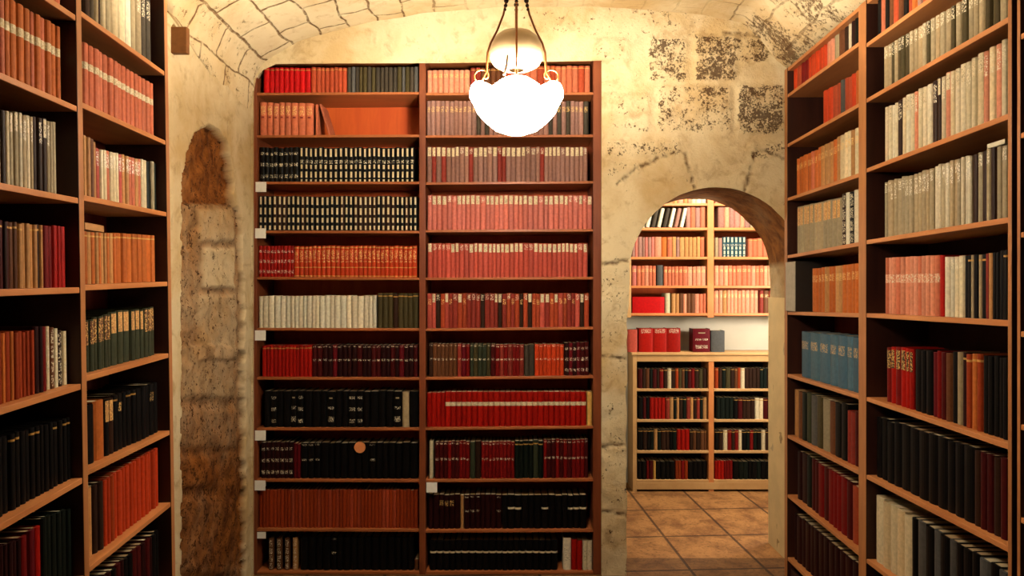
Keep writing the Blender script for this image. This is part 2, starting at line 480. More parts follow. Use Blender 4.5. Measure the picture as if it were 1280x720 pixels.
# ---------------------------------------------------------------- floor and plain enclosing walls
def slab(name, a, b, mat):
    o = MB().box(a, b).build(name, mat); tag(o, kind='structure'); return o
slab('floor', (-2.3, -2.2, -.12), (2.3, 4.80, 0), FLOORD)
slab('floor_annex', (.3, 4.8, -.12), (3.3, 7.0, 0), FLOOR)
slab('wall_right', (2.06, -2.1, 0), (2.2, 4.5, 3.3), DARKPL)
slab('wall_front', (-1.8, -2.2, 0), (2.2, -2.08, 3.6), DARKPL)
# room beyond the doorway
slab('wall_annex_back', (.6, 6.66, 0), (3.2, 6.8, 3.4), WHITEWALL)
slab('wall_annex_left', (.50, 5.09, 0), (.80, 6.66, 3.4), WHITEWALL)
slab('wall_annex_right', (2.9, 4.6, 0), (3.05, 6.66, 3.4), WHITEWALL)
slab('ceiling_annex', (.6, 4.62, 3.2), (3.2, 6.8, 3.3), WHITEWALL)
jb = slab('trim_1', (1.812, 4.60, 0), (1.90, 5.09, 1.735), TAN_JAMB)

# wooden beam end standing out of the left wall over the bookcase end
bo = MB()
p0 = px(209, 66, 3.44); p1 = px(236, 33, 3.44)
bo.box((XL - .01, 3.44, p0.z), (XL + .075, 3.475, p1.z), .004)
tag(bo.build('beam_end', BEAM), 'squared brown timber beam end sticking out of the plaster above the niche wall', 'beam', kind='thing')

# ------------------------------------------------------------------ bookcases
class Frame:
    """front plane of a bookcase: local x along the front, y into the case, z up."""
    def __init__(self, P0, u, lean=0.0):
        u = V((u[0], u[1], 0)).normalized(); n = V((u.y, -u.x, 0)); up = V((0, 0, 1))
        wv = (up - n * lean).normalized(); nv = (n + up * lean).normalized()
        self.u, self.n, self.w = u, nv, wv
        self.P = V((P0[0], P0[1], 0)) + n * lean * EYE
        self.M = Matrix(((u.x, -nv.x, wv.x, self.P.x), (u.y, -nv.y, wv.y, self.P.y), (u.z, -nv.z, wv.z, self.P.z), (0, 0, 0, 1)))
    def at(self, x, y, d=0.0):          # pixel -> (s, z) on the plane d metres inside the front
        r = V(((x - 640) / F, 1, (360 - y) / F)); o = V((0, 0, EYE))
        Q = self.P - self.n * d
        t = (Q - o).dot(self.n) / r.dot(self.n)
        q = o + r * t - Q
        return q.dot(self.u), q.dot(self.w)
    def pxw(self, s, z, d=0.0):
        p = self.P + self.u * s + self.w * z - self.n * d
        return 640 + p.x / p.y * F, 360 - (p.z - EYE) / p.y * F

class Bay: pass
def bookcase(name, label, fr, posts, bays, depth, ztop, mats, th=.02, group=None, extra_post_depth=0.0, back=True, edge=None):
    """posts: (s0,s1) uprights; bays: dicts with s0,s1,shelves=[(x0,y0,x1,y1)] -> returns root and list of Bay"""
    mS, mP, mB = mats
    root = empty(name, label, 'bookcase', group, fr.M.copy())
    for (a, b) in posts:
        sp_o = MB().box((a, 0, 0), (b, depth, ztop), .0025).build('side_panel', mP, root)
        if edge:
            sp_o.data.materials.append(edge)
            for f in sp_o.data.polygons:
                if f.normal.y < -.5: f.material_index = 1
    out = []
    smin = min(p[0] for p in posts); smax = max(p[1] for p in posts)
    for bd in bays:
        B = Bay(); B.s0, B.s1, B.lines, B.fr, B.depth, B.top, B.th = bd['s0'], bd['s1'], [], fr, depth, ztop - th, th
        for (x0, y0, x1, y1) in bd['shelves']:
            sa, za = fr.at(x0, y0); sb, zb = fr.at(x1, y1)
            k = (zb - za) / (sb - sa)
            k = max(-.03, min(.03, k)) * .8; m = max(.018, (za + zb) / 2); sm_ = (sa + sb) / 2
            f = (lambda s, k=k, m=m, sm_=sm_: m + k * (s - sm_))
            B.lines.append(f)
            a, b = B.s0 + .0005, B.s1 - .0005
            y0_, y1_ = .002, depth - .013
            MB().hexa([(a, y0_, f(a) - th), (b, y0_, f(b) - th), (b, y1_, f(b) - th), (a, y1_, f(a) - th),
                       (a, y0_, f(a)), (b, y0_, f(b)), (b, y1_, f(b)), (a, y1_, f(a))], .002).build('shelf', mS, root)
        MB().box((B.s0 + .0005, depth - .012, .0), (B.s1 - .0005, depth, ztop), 0)  .build('back_panel', bd.get('back', mB), root)
        MB().box((B.s0 + .0005, .004, ztop - th), (B.s1 - .0005, depth - .013, ztop), .002).build('top_board', mS, root)
        if bd.get('plinth', 1): MB().box((B.s0 + .0005, .02, .0), (B.s1 - .0005, .036, .07), .002).build('plinth', mP, root)
        out.append(B)
    return root, out

# ------------------------------------------------------------------ books
C = {k: lin(v) for k, v in dict(
    salmon=(206, 112, 78), red=(168, 22, 11), brightred=(205, 18, 20), brick=(176, 72, 42), darkgrey=(68, 60, 49), black=(9, 8, 8), cream=(226, 206, 164), white=(232, 220, 190),
    mauve=(156, 114, 100), pink=(212, 118, 102), rose=(192, 82, 66), redbrown=(142, 52, 40), maroon=(72, 14, 14), darkmaroon=(40, 10, 10), olive=(72, 62, 36), green=(56, 60, 42),
    tan=(196, 140, 84), orange=(196, 104, 44), orangered=(196, 62, 26), rust=(158, 58, 22), blue=(74, 104, 120), grey=(170, 152, 118), beige=(178, 156, 118), brown=(104, 62, 36), darkbrown=(50, 30, 20),
    darkred=(122, 18, 16), slate=(84, 82, 78), teal=(50, 82, 92), peach=(222, 142, 108), wine=(100, 16, 24), darkgreen=(16, 24, 19), gold=(214, 164, 84), stone=(222, 206, 172), paper=(214, 190, 146), paperw=(226, 212, 180)).items()}

STY = {
    'plain': [],
    'gilt': [(.10, .125, GILT, 'gold'), (.66, .82, GOLD, None), (.88, .90, GILT, 'gold')],
    'titled': [(.68, .84, GOLD, None)],
    'band': [(.55, .70, PALE, 'peach')],
    'creamband': [(.60, .71, PALE, 'paper')],
    'label': [(.74, .985, INK, 'cream')],
    'halflabel': [(.80, .97, PALE, None)],
    'dots': [(.02, .08, CLOTH, 'cream'), (.13, .30, CLOTH, 'cream'), (.38, .50, CLOTH, 'cream'), (.54, .64, PALE, None), (.74, .97, CLOTH, 'cream')],
    'dots4': [(.03, .15, CLOTH, 'cream'), (.24, .38, CLOTH, 'cream'), (.47, .66, CLOTH, 'cream'), (.76, .98, CLOTH, 'cream')],
    'dimdots': [(.12, .22, PALE, None), (.45, .55, PALE, None), (.78, .86, PALE, None)],
    'darkband': [(.53, .58, CLOTH, 'redbrown'), (.62, .9, GOLD, None)],
    'goldrib': [(.02, .05, GILT, 'gold'), (.30, .325, GILT, 'gold'), (.47, .53, GOLD, None), (.56, .86, GOLD, None), (.93, .96, GILT, 'gold')],
    'thin': [(.90, .93, GILT, 'gold')],
    'twotone': [(.60, .97, GOLD, 'tan')],
    'oldlabel': [(.52, .97, GOLD, 'brown')],
    'specks': [(.50, .56, PALE, None), (.93, .97, PALE, None)],
    'ornate': [(.04, .22, PALE, None), (.26, .46, PALE, None), (.50, .70, PALE, None), (.74, .96, PALE, None)],
    'topgilt': [(.66, .94, PALE, None)],
    'frill': [(.72, .99, PALE, None)],
    'silver': [(.15, .3, PALE, None), (.5, .58, PALE, None), (.8, .84, CLOTH, 'grey')],
    'bluelabel': [(.62, .80, GOLD, None)],
    'marble': [(.62, .95, GOLD, 'darkbrown')],
    'lowgold': [(.58, .64, PALE, 'cream')],
    'wt': [(.30, .78, INK, None)],
}
def book_shape(t, h, D, col, segs, page):
    b = min(.012, t * .32); c = min(.003, t * .12)
    prof = [(0, D), (0, b), (t * .14, b * .36), (t * .3, b * .1), (t * .5, 0), (t * .7, b * .1), (t * .86, b * .36), (t, b), (t, D), (t - c, D), (t - c, b + c), (c, b + c), (c, D)]
    lev = [(0.0, h)]
    cuts = sorted({0.0, 1.0, *[s[0] for s in segs], *[s[1] for s in segs]})
    verts = []; faces = []; mi = []; cols = []
    n = len(prof)
    for z in cuts:
        verts += [(x, y, z * h) for x, y in prof]
    for k in range(len(cuts) - 1):
        zm = (cuts[k] + cuts[k + 1]) / 2
        m, cc = CLOTH, col
        for s in segs:
            if s[0] < zm < s[1]: m, cc = s[2], (C[s[3]] if isinstance(s[3], str) else (s[3] or col))
        for i in range(n):
            j = (i + 1) % n
            faces.append((k * n + i, k * n + j, (k + 1) * n + j, (k + 1) * n + i))
            on = (1 <= i <= 6) if m == GILT or (m == PALE and cc is not col) else (3 <= i <= 4) if (m == CLOTH and cc is not col) else (2 <= i <= 5)
            mi.append(m if on else CLOTH); cols.append(cc if on else col)
    faces.append(tuple(range(n))[::-1]); mi.append(CLOTH); cols.append(col)
    o = (len(cuts) - 1) * n
    faces.append(tuple(o + i for i in range(n))); mi.append(CLOTH); cols.append(col)
    # page block
    x0, x1, y0, y1, z0, z1 = c + .0002, t - c - .0002, b + c + .0004, D - .004, .003, h - .0035
    pv = [(x0, y0, z0), (x1, y0, z0), (x1, y1, z0), (x0, y1, z0), (x0, y0, z1), (x1, y0, z1), (x1, y1, z1), (x0, y1, z1)]
    pf = [(3, 2, 1, 0), (4, 5, 6, 7), (0, 1, 5, 4), (1, 2, 6, 5), (2, 3, 7, 6), (3, 0, 4, 7)]
    return verts, faces, mi, cols, pv, pf

BOOKS = []          # dicts, sorted later by how large they show
ORD = ('first second third fourth fifth sixth seventh eighth ninth tenth eleventh twelfth thirteenth fourteenth fifteenth sixteenth seventeenth eighteenth nineteenth twentieth '
       'twenty-first twenty-second twenty-third twenty-fourth twenty-fifth twenty-sixth twenty-seventh twenty-eighth twenty-ninth thirtieth thirty-first thirty-second thirty-third thirty-fourth thirty-fifth '
       'thirty-sixth thirty-seventh thirty-eighth thirty-ninth fortieth').split()
CN = dict(salmon='salmon', red='red', brightred='bright red', brick='brick red', darkgrey='dark grey', black='black', cream='cream', white='white', mauve='mauve', pink='pink', rose='rose red', redbrown='red-brown', maroon='maroon',
          darkmaroon='dark maroon', olive='olive', green='dark green', tan='tan', orange='orange', orangered='orange-red', rust='rust', blue='blue', grey='grey', beige='beige', brown='brown', darkbrown='dark brown', darkred='dark red',
          paper='cream', slate='slate grey', teal='teal', peach='peach', wine='wine red', darkgreen='dark green', gold='gold', stone='stone grey')
SN = {'creamband': 'cream-banded', 'band': 'peach-banded', 'label': 'cream-labelled', 'dots': 'white-patched', 'dots4': 'white-patched', 'goldrib': 'gold-ribbed', 'twotone': 'tan-topped', 'ornate': 'ornate', 'topgilt': 'gilt-topped', 'frill': 'ornate-topped',
      'oldlabel': 'olive-topped', 'marble': 'dark-topped', 'bluelabel': 'gold-titled', 'gilt': 'gilt', 'titled': 'gold-titled', 'darkband': 'dark-banded', 'lowgold': 'cream-banded', 'thin': 'plain', 'wt': 'titled'}

def add_book(fr, s, z, d, t, h, D, cname, sty, where, page='paper', tilt=0.0, col=None, force=False, zrot=None, extra=None):
    base = col or C[cname]
    k = random.uniform(.82, 1.12); hsh = random.uniform(-.05, .05)
    c = tuple(max(.002, min(.95, v * k * (1 + hsh * q))) for v, q in zip(base, (1, 0, -1)))
    x0, y0 = fr.pxw(s, z, d); x1, y1 = fr.pxw(s + t, z + h, d)
    cx0, cx1 = max(0, min(x0, x1)), min(1280, max(x0, x1)); cy0, cy1 = max(0, min(y0, y1)), min(720, max(y0, y1))
    area = max(0, cx1 - cx0) * max(0, cy1 - cy0)
    BOOKS.append(dict(fr=fr, s=s, z=z, d=d, t=t, h=h, D=D, col=c, cname=cname, sty=sty, where=where, page=page, tilt=tilt, area=area, force=force, extra=extra, px=(x0 + x1) / 2))
    return BOOKS[-1]

def run(B, si, x0, yt0, x1, yt1, n, cols, sty='plain', rec=.03, page='paper', D=None, jh=.02, gap=.0006, jt=.25, jd=.006, where=None):
    """n books between pixel columns x0..x1 on shelf si of bay B; yt0/yt1 = pixel rows of their tops at both ends."""
    fr = B.fr; f = B.lines[si]
    sa, za = fr.at(x0, yt0, rec); sb, zb = fr.at(x1, yt1, rec)
    ws = [random.uniform(1 - jt, 1 + jt) for _ in range(n)]; tot = sum(ws)
    s = sa
    if isinstance(cols, str): cols = [cols]
    for i in range(n):
        wd = (sb - sa) * ws[i] / tot
        fr_ = (s + wd / 2 - sa) / (sb - sa)
        zs = max(f(s), f(s + wd)) + .0004
        h = (za + (zb - za) * fr_ - zs) * random.uniform(1 - jh, 1 + jh * .5)
        ups = [min(g(s), g(s + wd)) - B.th for g in B.lines if g(s) > zs + .03] + [B.top]
        h = min(h, min(ups) - zs - .0015)
        cn = cols[i % len(cols)] if len(cols) == n else random.choice(cols)
        st = sty if isinstance(sty, str) else random.choice(sty)
        dd = rec + random.uniform(0, jd)
        lo, hi = B.s0 + .0008, B.s1 - .0008
        a, b = s + gap / 2, s + wd - gap / 2
        DD = min(D or random.uniform(.15, .19), B.depth - .016 - dd)
        if not (b > hi or a < lo) or where == 'free':
            add_book(fr, a, zs, dd, b - a, h, DD, cn, st, (B, si), page)
        s += wd

# ---- bookcase in the end wall -------------------------------------------------------------------
FB = Frame(((316 - 640) / 200.0, YW + .02), (1, 0))
sx = lambda x: FB.at(x, 360)[0]
rootB, BB = bookcase('bookcase', 'tall wooden two-bay bookcase filling the recess in the stone end wall', FB,
    [(sx(316.4), sx(321)), (sx(524), sx(532)), (sx(741.5), sx(751.5))],
    [dict(plinth=0, s0=sx(321), s1=sx(524), shelves=[(322, 116, 523, 114.5), (322, 169, 523, 168), (322, 227, 523, 227), (322, 288, 523, 288.5), (322, 346, 523, 347), (322, 410, 523, 410.5), (322, 471.5, 523, 472), (322, 535, 523, 535), (322, 599, 523, 600), (322, 661, 523, 662), (322, 718, 523, 718.5)]),
     dict(plinth=0, s0=sx(532), s1=sx(741.5), shelves=[(533, 116, 741, 115), (533, 169, 741, 168), (533, 228, 741, 226), (533, 287.5, 741, 286), (533, 347, 741, 346), (533, 411, 741, 408.5), (533, 472, 741, 469.5), (533, 535, 741, 532.5), (533, 600, 741, 598.5), (533, 663, 741, 662), (533, 718.5, 741, 718)])],
    .34, EYE + (360 - 64) / 200.0, (WOODB, WOODV, BACKW), th=.016)
L, R = BB
def rB(B, si, x0, x1, yt, n, cols, sty='plain', **k):
    run(B, si, x0, yt, x1, yt, n, cols, sty, **{**dict(rec=.022, jt=.18), **k})
rB(L, 0, 323, 388, 84, 10, 'brightred', 'thin', rec=.03); rB(L, 0, 388.3, 433, 84, 8, 'brick', 'thin', rec=.03); rB(L, 0, 433.5, 523, 83.5, 17, ['darkgrey', 'darkgrey', 'olive', 'slate'], 'plain', rec=.03, gap=.003)
rB(L, 1, 324, 391, 128, 8, 'salmon', 'darkband')
rB(L, 2, 324, 373, 184, 8, 'black', 'dimdots'); rB(L, 2, 374, 518, 184, 24, 'black', 'dots', jt=.1)
rB(L, 3, 323, 522, 245, 34, ['black', 'black', 'darkbrown'], 'dots4', jt=.1)
rB(L, 4, 323, 367, 307, 10, 'red', 'dimdots'); rB(L, 4, 367.2, 521, 307, 27, 'orangered', 'goldrib', jt=.1)
rB(L, 5, 323, 470, 369.5, 24, 'white', 'plain', jt=.3); rB(L, 5, 472, 523, 366.5, 8, ['olive', 'olive', 'darkbrown'], 'thin')
rB(L, 6, 322, 389.5, 432, 14, 'red', 'thin'); rB(L, 6, 390, 522, 431.5, 22, ['darkmaroon', 'maroon', 'darkmaroon', 'wine'], 'specks')
rB(L, 7, 322, 502, 489, 20, 'black', ['plain', 'plain', 'plain', 'silver', 'dimdots']); rB(L, 7, 502.5, 511, 490, 1, 'beige', 'plain'); rB(L, 7, 511.5, 523, 489, 1, 'black', 'plain')
rB(L, 8, 325.5, 366, 553, 7, 'darkmaroon', 'dimdots'); rB(L, 8, 366.5, 375, 555, 2, 'wine', 'plain'); rB(L, 8, 375.5, 522, 554, 17, 'black', ['plain', 'plain', 'specks'])
rB(L, 9, 323, 522, 612.5, 44, ['rust', 'rust', 'rust', 'brick'], 'plain', jt=.1)
rB(L, 10, 333, 373, 673, 4, ['brown', 'brown', 'brown', 'tan'], 'ornate', gap=.02, jt=.05); rB(L, 10, 375, 517, 672, 16, 'black', ['plain'] * 6 + ['specks']); rB(L, 10, 518, 523, 700, 1, 'brown', 'plain')
rB(R, 0, 534, 587, 87, 8, 'peach', 'titled', rec=.03); rB(R, 0, 588, 632, 84, 7, ['brown', 'redbrown', 'tan'], 'thin', rec=.03); rB(R, 0, 632.5, 738, 82, 14, ['salmon', 'brick'], 'thin', rec=.03)
rB(R, 1, 533.5, 741, 126, 38, ['mauve', 'mauve', 'darkgrey', 'mauve'], 'titled')
rB(R, 2, 533.5, 741, 183.5, 36, ['mauve', 'mauve', 'mauve', 'redbrown'], ['label', 'label', 'label', 'halflabel'])
rB(R, 3, 534, 740.5, 244, 34, 'pink', ['label', 'label', 'label', 'halflabel'])
rB(R, 4, 534, 741, 304, 36, 'rose', ['label', 'label', 'halflabel'])
rB(R, 5, 533.5, 741, 366.5, 38, ['redbrown', 'rose', 'redbrown', 'brick', 'darkbrown'], ['halflabel', 'halflabel', 'label', 'titled'])
rB(R, 6, 536, 571, 429.5, 7, ['olive', 'brown', 'darkbrown', 'beige'], 'specks'); rB(R, 6, 571.5, 587, 430, 3, ['redbrown', 'wine', 'darkred'], 'specks'); rB(R, 6, 587.5, 613, 430, 5, ['green', 'olive', 'green'], 'specks'); rB(R, 6, 613.5, 655, 430.5, 8, ['maroon', 'darkred', 'brown', 'redbrown'], 'specks'); rB(R, 6, 655.5, 668, 431, 2, 'darkgrey', 'plain'); rB(R, 6, 668.5, 705, 430.5, 7, 'orangered', 'specks'); rB(R, 6, 705.5, 741, 428, 7, ['maroon', 'darkmaroon', 'wine'], 'dimdots')
rB(R, 7, 533.5, 556, 491, 4, 'red', 'plain'); rB(R, 7, 556.3, 733, 490, 26, 'red', 'creamband', jh=.003, jd=.002, jt=.08); rB(R, 7, 734, 740.5, 490, 1, 'gold', 'plain')
rB(R, 8, 536.5, 541, 551, 1, 'cream', 'plain'); rB(R, 8, 543.5, 587, 552, 9, ['darkred', 'maroon'], 'specks'); rB(R, 8, 587.5, 601, 552, 2, ['green', 'darkbrown'], 'plain'); rB(R, 8, 601.5, 643, 552.5, 9, 'darkred', 'specks', jt=.1); rB(R, 8, 643.5, 679, 551, 6, ['darkgreen', 'green', 'brown', 'darkgreen'], 'thin'); rB(R, 8, 679.5, 741, 549.5, 12, ['darkred', 'maroon'], 'specks')
rB(R, 9, 535, 575, 619, 6, 'darkmaroon', ['plain', 'plain', 'titled']); rB(R, 9, 575.5, 579.5, 619, 1, 'tan', 'plain'); rB(R, 9, 580, 627, 619, 7, 'darkmaroon', ['plain', 'plain', 'specks']); rB(R, 9, 627.5, 741, 619.5, 14, 'black', ['lowgold', 'plain'])
rB(R, 10, 537, 697, 676, 20, 'black', 'lowgold', jh=.004); rB(R, 10, 704, 714, 673.5, 1, 'white', 'wt'); rB(R, 10, 714.5, 728, 675.5, 2, 'red', 'plain'); rB(R, 10, 728.5, 740.5, 676, 2, ['cream', 'stone'], 'wt')

# leaning salmon book at the end of the short row on the second shelf
sl, zl = FB.at(413.5, 168, .024)
hh = .205
zs = L.lines[1](sl) + .001
BK = add_book(FB, sl - .014, zs, .024, .013, hh, .17, 'salmon', 'plain', (L, 1), force=True, tilt=-.30)
sl2 = FB.at(394.5, 168, .024)[0]
add_book(FB, sl2, zs, .022, .013, .195, .17, 'salmon', 'plain', (L, 1), force=True, extra='upright salmon book propping the leaning one on the half-empty second shelf')
BK['extra'] = 'salmon book leaning like a tent pole against the short row on the half-empty second shelf'
rB(L, 8, 321.6, 325.3, 553, 1, 'cream', 'plain')
fb8 = L.lines[8]

def card(x, y, wpx=14, hpx=13):
    s0, z0 = FB.at(x, y + hpx); s1, z1 = FB.at(x + wpx, y)
    MB().box((s0, -.0022, z0), (s1, -.0004, z1), .0004).build('shelf_card', LABEL, rootB)
for (x, y) in ((319.5, 227.5), (319, 285.5), (318.8, 413), (318.8, 538), (318.4, 600.5), (321.5, 665), (533, 603)):
    card(x, y, 13.5 if y < 660 else 11, 12.5 if y < 660 else 8)
s0, z0 = FB.at(449, 560, .0); stq = MB()
stq.lathe([(.036, 0), (.036, .0008)], 20)
st = stq.build('sticker', ORANGE); st.matrix_world = FB.M @ Matrix.Translation((s0, .0195, z0)) @ Matrix.Rotation(math.pi / 2, 4, 'X')
tag(st, 'round orange paper sticker stuck on black spines two shelves above the rust-coloured row', 'sticker')

# ---- left bookcase --------------------------------------------------------------------------------
Y1 = 2.9; X1 = (210.5 - 640) / F * Y1
uL = V((-.0889, 1, 0)).normalized()
FL = Frame((X1, Y1), (uL.x, uL.y), lean=.014)
sl_ = lambda x: FL.at(x, 360)[0]
far0, far1 = sl_(107), sl_(210.2); wbay = far1 - far0
near1 = sl_(100.5); near0 = near1 - wbay
rootL, BL = bookcase('bookcase', 'dark wooden bookcase against the plaster wall beside the arched niche', FL,
    [(far1, sl_(214.2)), (near1, far0), (near0 - .02, near0)],
    [dict(s0=near0, s1=near1, shelves=[(62, -2, 90, 13), (0, 91, 94, 130), (0, 229, 94, 245.5), (0, 362, 95, 359), (0, 511, 96, 481), (0, 657, 99, 599)]),
     dict(back=REDBK, s0=far0, s1=far1, shelves=[(104, 15, 208, 90), (105, 130, 209, 175), (106, 246, 211, 264), (106, 357.5, 211, 351), (109, 470, 212, 441), (110, 587, 209, 540), (111, 710, 212, 629)])],
    .245, 3.06, (WOOD, DARKW, DBACK), th=.018, edge=EDGE)
N, A = BL
def extra_shelf(B, root, z, mS):
    a, b = B.s0 + .0005, B.s1 - .0005
    B.lines.append(lambda s, z=z: z)
    MB().box((a, .002, z - .018), (b, B.depth - .013, z), .002).build('shelf', mS, root)
extra_shelf(A, rootL, .62, WOOD); extra_shelf(A, rootL, .34, WOOD); extra_shelf(N, rootL, .92, WOOD); extra_shelf(N, rootL, .63, WOOD); extra_shelf(N, rootL, .34, WOOD)
rl = dict(rec=.03)
run(A, 0, 106.5, -70, 140, -42, 6, ['darkgrey', 'grey', 'cream', 'darkbrown'], 'topgilt', **rl); run(A, 0, 140.5, -42, 172, -16, 4, ['cream', 'cream', 'white', 'beige'], 'plain', **rl); run(A, 0, 172.5, -16, 201, 6, 5, ['grey', 'grey', 'darkgrey', 'beige'], 'topgilt', **rl)
run(A, 1, 107, 52, 201.5, 111, 18, 'salmon', 'creamband', jh=.004, jt=.08, **rl)
run(A, 2, 107, 168, 122, 178, 4, ['tan', 'brown', 'tan'], 'plain', **rl); run(A, 2, 122.3, 185, 181, 200, 15, ['salmon', 'cream', 'salmon', 'rose', 'tan'], 'topgilt', **rl); run(A, 2, 181.5, 200, 201.5, 205, 5, ['cream', 'darkgreen', 'grey', 'darkgreen', 'grey'], 'plain', **rl)
run(A, 3, 107, 289, 146, 292, 10, ['tan', 'orange', 'tan'], 'thin', jh=.006, **rl); run(A, 3, 146.5, 291, 201.5, 295, 9, 'orange', 'thin', jh=.004, **rl)
run(A, 4, 109.5, 400, 140, 391, 7, 'green', 'oldlabel', **rl); run(A, 4, 140.5, 390, 165, 387, 3, 'green', 'twotone', **rl); run(A, 4, 165.5, 387, 181, 386, 3, 'green', 'twotone', **rl); run(A, 4, 181.5, 384, 195.5, 384, 3, 'green', 'oldlabel', **rl)
run(A, 5, 110, 508, 119.5, 503, 1, 'black', 'plain', **rl); run(A, 5, 120, 503, 132, 499, 1, 'orange', 'plain', **rl); run(A, 5, 132.5, 500, 144, 495, 2, ['black', 'darkbrown'], 'twotone', **rl); run(A, 5, 144.5, 494, 199.5, 478, 10, 'black', ['thin', 'plain', 'titled'], **rl)
run(A, 6, 110.5, 613, 119, 609, 1, 'tan', 'plain', **rl); run(A, 6, 119.3, 608, 131, 600, 2, 'darkbrown', 'plain', **rl); run(A, 6, 131.5, 600, 148, 590, 4, ['rust', 'orange', 'orangered'], 'plain', **rl); run(A, 6, 148.5, 590, 204.5, 556, 12, 'orangered', 'plain', jh=.006, **rl)
run(A, 7, 131, 722, 201, 662, 14, ['black', 'maroon', 'black', 'darkmaroon'], 'plain', **rl)
run(N, 0, 0, -190, 85, -100, 10, ['brown', 'salmon'], 'titled', **rl)
run(N, 1, -28, -26, 83, 38, 16, ['orange', 'salmon', 'orange'], 'creamband', jh=.006, **rl)
run(N, 2, -25, 129, 73, 153, 19, ['grey', 'stone', 'black', 'stone', 'darkbrown', 'grey'], ['topgilt', 'label', 'plain', 'label'], **rl)
run(N, 3, -25, 273, 56, 282, 17, ['brown', 'tan', 'maroon', 'brown', 'darkbrown'], ['plain', 'thin'], **rl); run(N, 3, 56.5, 281, 83, 284, 5, ['red', 'darkred'], 'plain', **rl)
run(N, 4, -25, 418, 44, 413, 13, ['rust', 'orange', 'rust'], 'plain', **rl); run(N, 4, 44.5, 407, 60, 407, 3, ['darkmaroon', 'darkred'], 'plain', **rl); run(N, 4, 60.5, 408, 86, 413.5, 5, ['cream', 'brown', 'cream', 'darkbrown', 'cream'], 'ornate', **rl)
run(N, 5, -25, 553, 89, 522, 18, 'black', ['plain', 'thin'], **rl)
run(N, 6, -25, 690, 29, 673, 10, 'darkmaroon', 'plain', **rl); run(N, 6, 29.5, 672, 54, 655, 3, ['darkred', 'wine', 'red'], 'plain', **rl); run(N, 6, 54.5, 648, 90, 634, 6, 'darkgreen', 'plain', **rl)
# flat book lying on top of the tan row, fourth shelf
s_a, z_a = FL.at(107.8, 288, .03); s_b, z_b = FL.at(132, 288, .03)

# ---- right bookcase -------------------------------------------------------------------------------
uR = V((-.0278, -1, 0)).normalized()
FR = Frame((1.70, 4.46), (uR.x, uR.y))
sr = lambda x: FR.at(x, 360)[0]
rootR, BR = bookcase('bookcase', 'wooden two-bay bookcase under the vault beside the arched doorway', FR,
    [(sr(980.5), sr(984)), (sr(1073), sr(1082.5)), (sr(1259.5), sr(1264.5))],
    [dict(back=REDBK, s0=sr(984), s1=sr(1073), shelves=[(985, 117, 1071, 54), (986, 179, 1074, 128), (985, 247, 1071, 217), (982, 320, 1072, 302), (982, 390, 1074, 391), (982, 467, 1074, 494), (981, 544, 1071, 585), (982, 616, 1067, 685), (980, 696, 1012, 720)]),
     dict(s0=sr(1082.5), s1=sr(1259.5), shelves=[(1088, 50, 1150, 5), (1085, 122, 1262, 19), (1085, 210, 1262, 140), (1085, 300, 1259, 271), (1085, 392, 1257, 400), (1085, 497, 1257, 554), (1081, 594, 1257, 680), (1080, 697, 1105, 715)])],
    .30, EYE + 1.36, (WOOD, DARKW, DBACK), th=.02, edge=EDGE)
Q, P = BR
rr = dict(rec=.03)
run(Q, 0, 987, 82, 1008, 64, 5, ['brick', 'darkred', 'orangered'], 'plain', jh=.006, **rr); run(Q, 0, 1008.5, 62, 1031, 44, 5, 'orangered', 'plain', jh=.006, **rr); run(Q, 0, 1031.5, 42, 1040, 35, 2, 'peach', 'plain', jh=.006, **rr); run(Q, 0, 1040.5, 35, 1053, 24, 2, ['beige', 'brown'], 'plain', jh=.006, **rr); run(Q, 0, 1053.5, 30, 1071, 16, 4, ['darkbrown', 'stone', 'darkmaroon', 'black'], 'plain', **rr)
run(Q, 1, 1027, 115, 1049, 103, 4, ['orangered', 'brick'], 'plain', **rr); run(Q, 1, 1049.5, 101, 1058, 97, 2, ['slate', 'brick'], 'plain', **rr); run(Q, 1, 1058.5, 98, 1072, 86, 3, ['brick', 'orangered', 'orange'], 'plain', **rr)
run(Q, 2, 994, 199, 1020, 187, 6, ['orange', 'salmon', 'orange'], 'titled', **rr); run(Q, 2, 1020.5, 185, 1044, 174, 5, ['orange', 'tan'], 'titled', **rr); run(Q, 2, 1044.5, 172, 1071.5, 158, 6, ['tan', 'cream', 'cream'], 'titled', **rr)
run(Q, 3, 985.5, 261, 1049.5, 247, 13, 'grey', 'twotone', jh=.006, **rr); run(Q, 3, 1050, 243, 1071.5, 237, 4, ['darkbrown', 'white', 'black', 'white'], 'ornate', **rr)
run(Q, 4, 1013, 336, 1071.5, 329, 13, ['orange', 'tan', 'orange'], 'titled', jh=.006, **rr)
run(Q, 5, 989.5, 413, 1035, 418, 4, 'blue', 'bluelabel', jh=.002, jd=.002, jt=.06, **rr); run(Q, 5, 1035.3, 418, 1056, 420, 2, 'blue', 'bluelabel', jh=.002, jd=.002, jt=.06, **rr); run(Q, 5, 1057, 420.5, 1072, 422, 2, 'blue', 'bluelabel', jh=.002, jd=.002, jt=.06, **rr)
run(Q, 6, 985, 484, 996, 488, 2, ['peach', 'tan'], 'plain', **rr); run(Q, 6, 996.5, 489, 1012, 492, 3, ['brown', 'darkgreen', 'green'], 'plain', **rr); run(Q, 6, 1012.5, 493, 1034, 499, 3, ['slate', 'olive', 'grey'], 'plain', **rr); run(Q, 6, 1034.5, 500, 1057, 506, 3, ['brown', 'black', 'black'], 'plain', **rr); run(Q, 6, 1057.5, 513, 1071.5, 516, 3, ['redbrown', 'maroon'], 'plain', **rr)
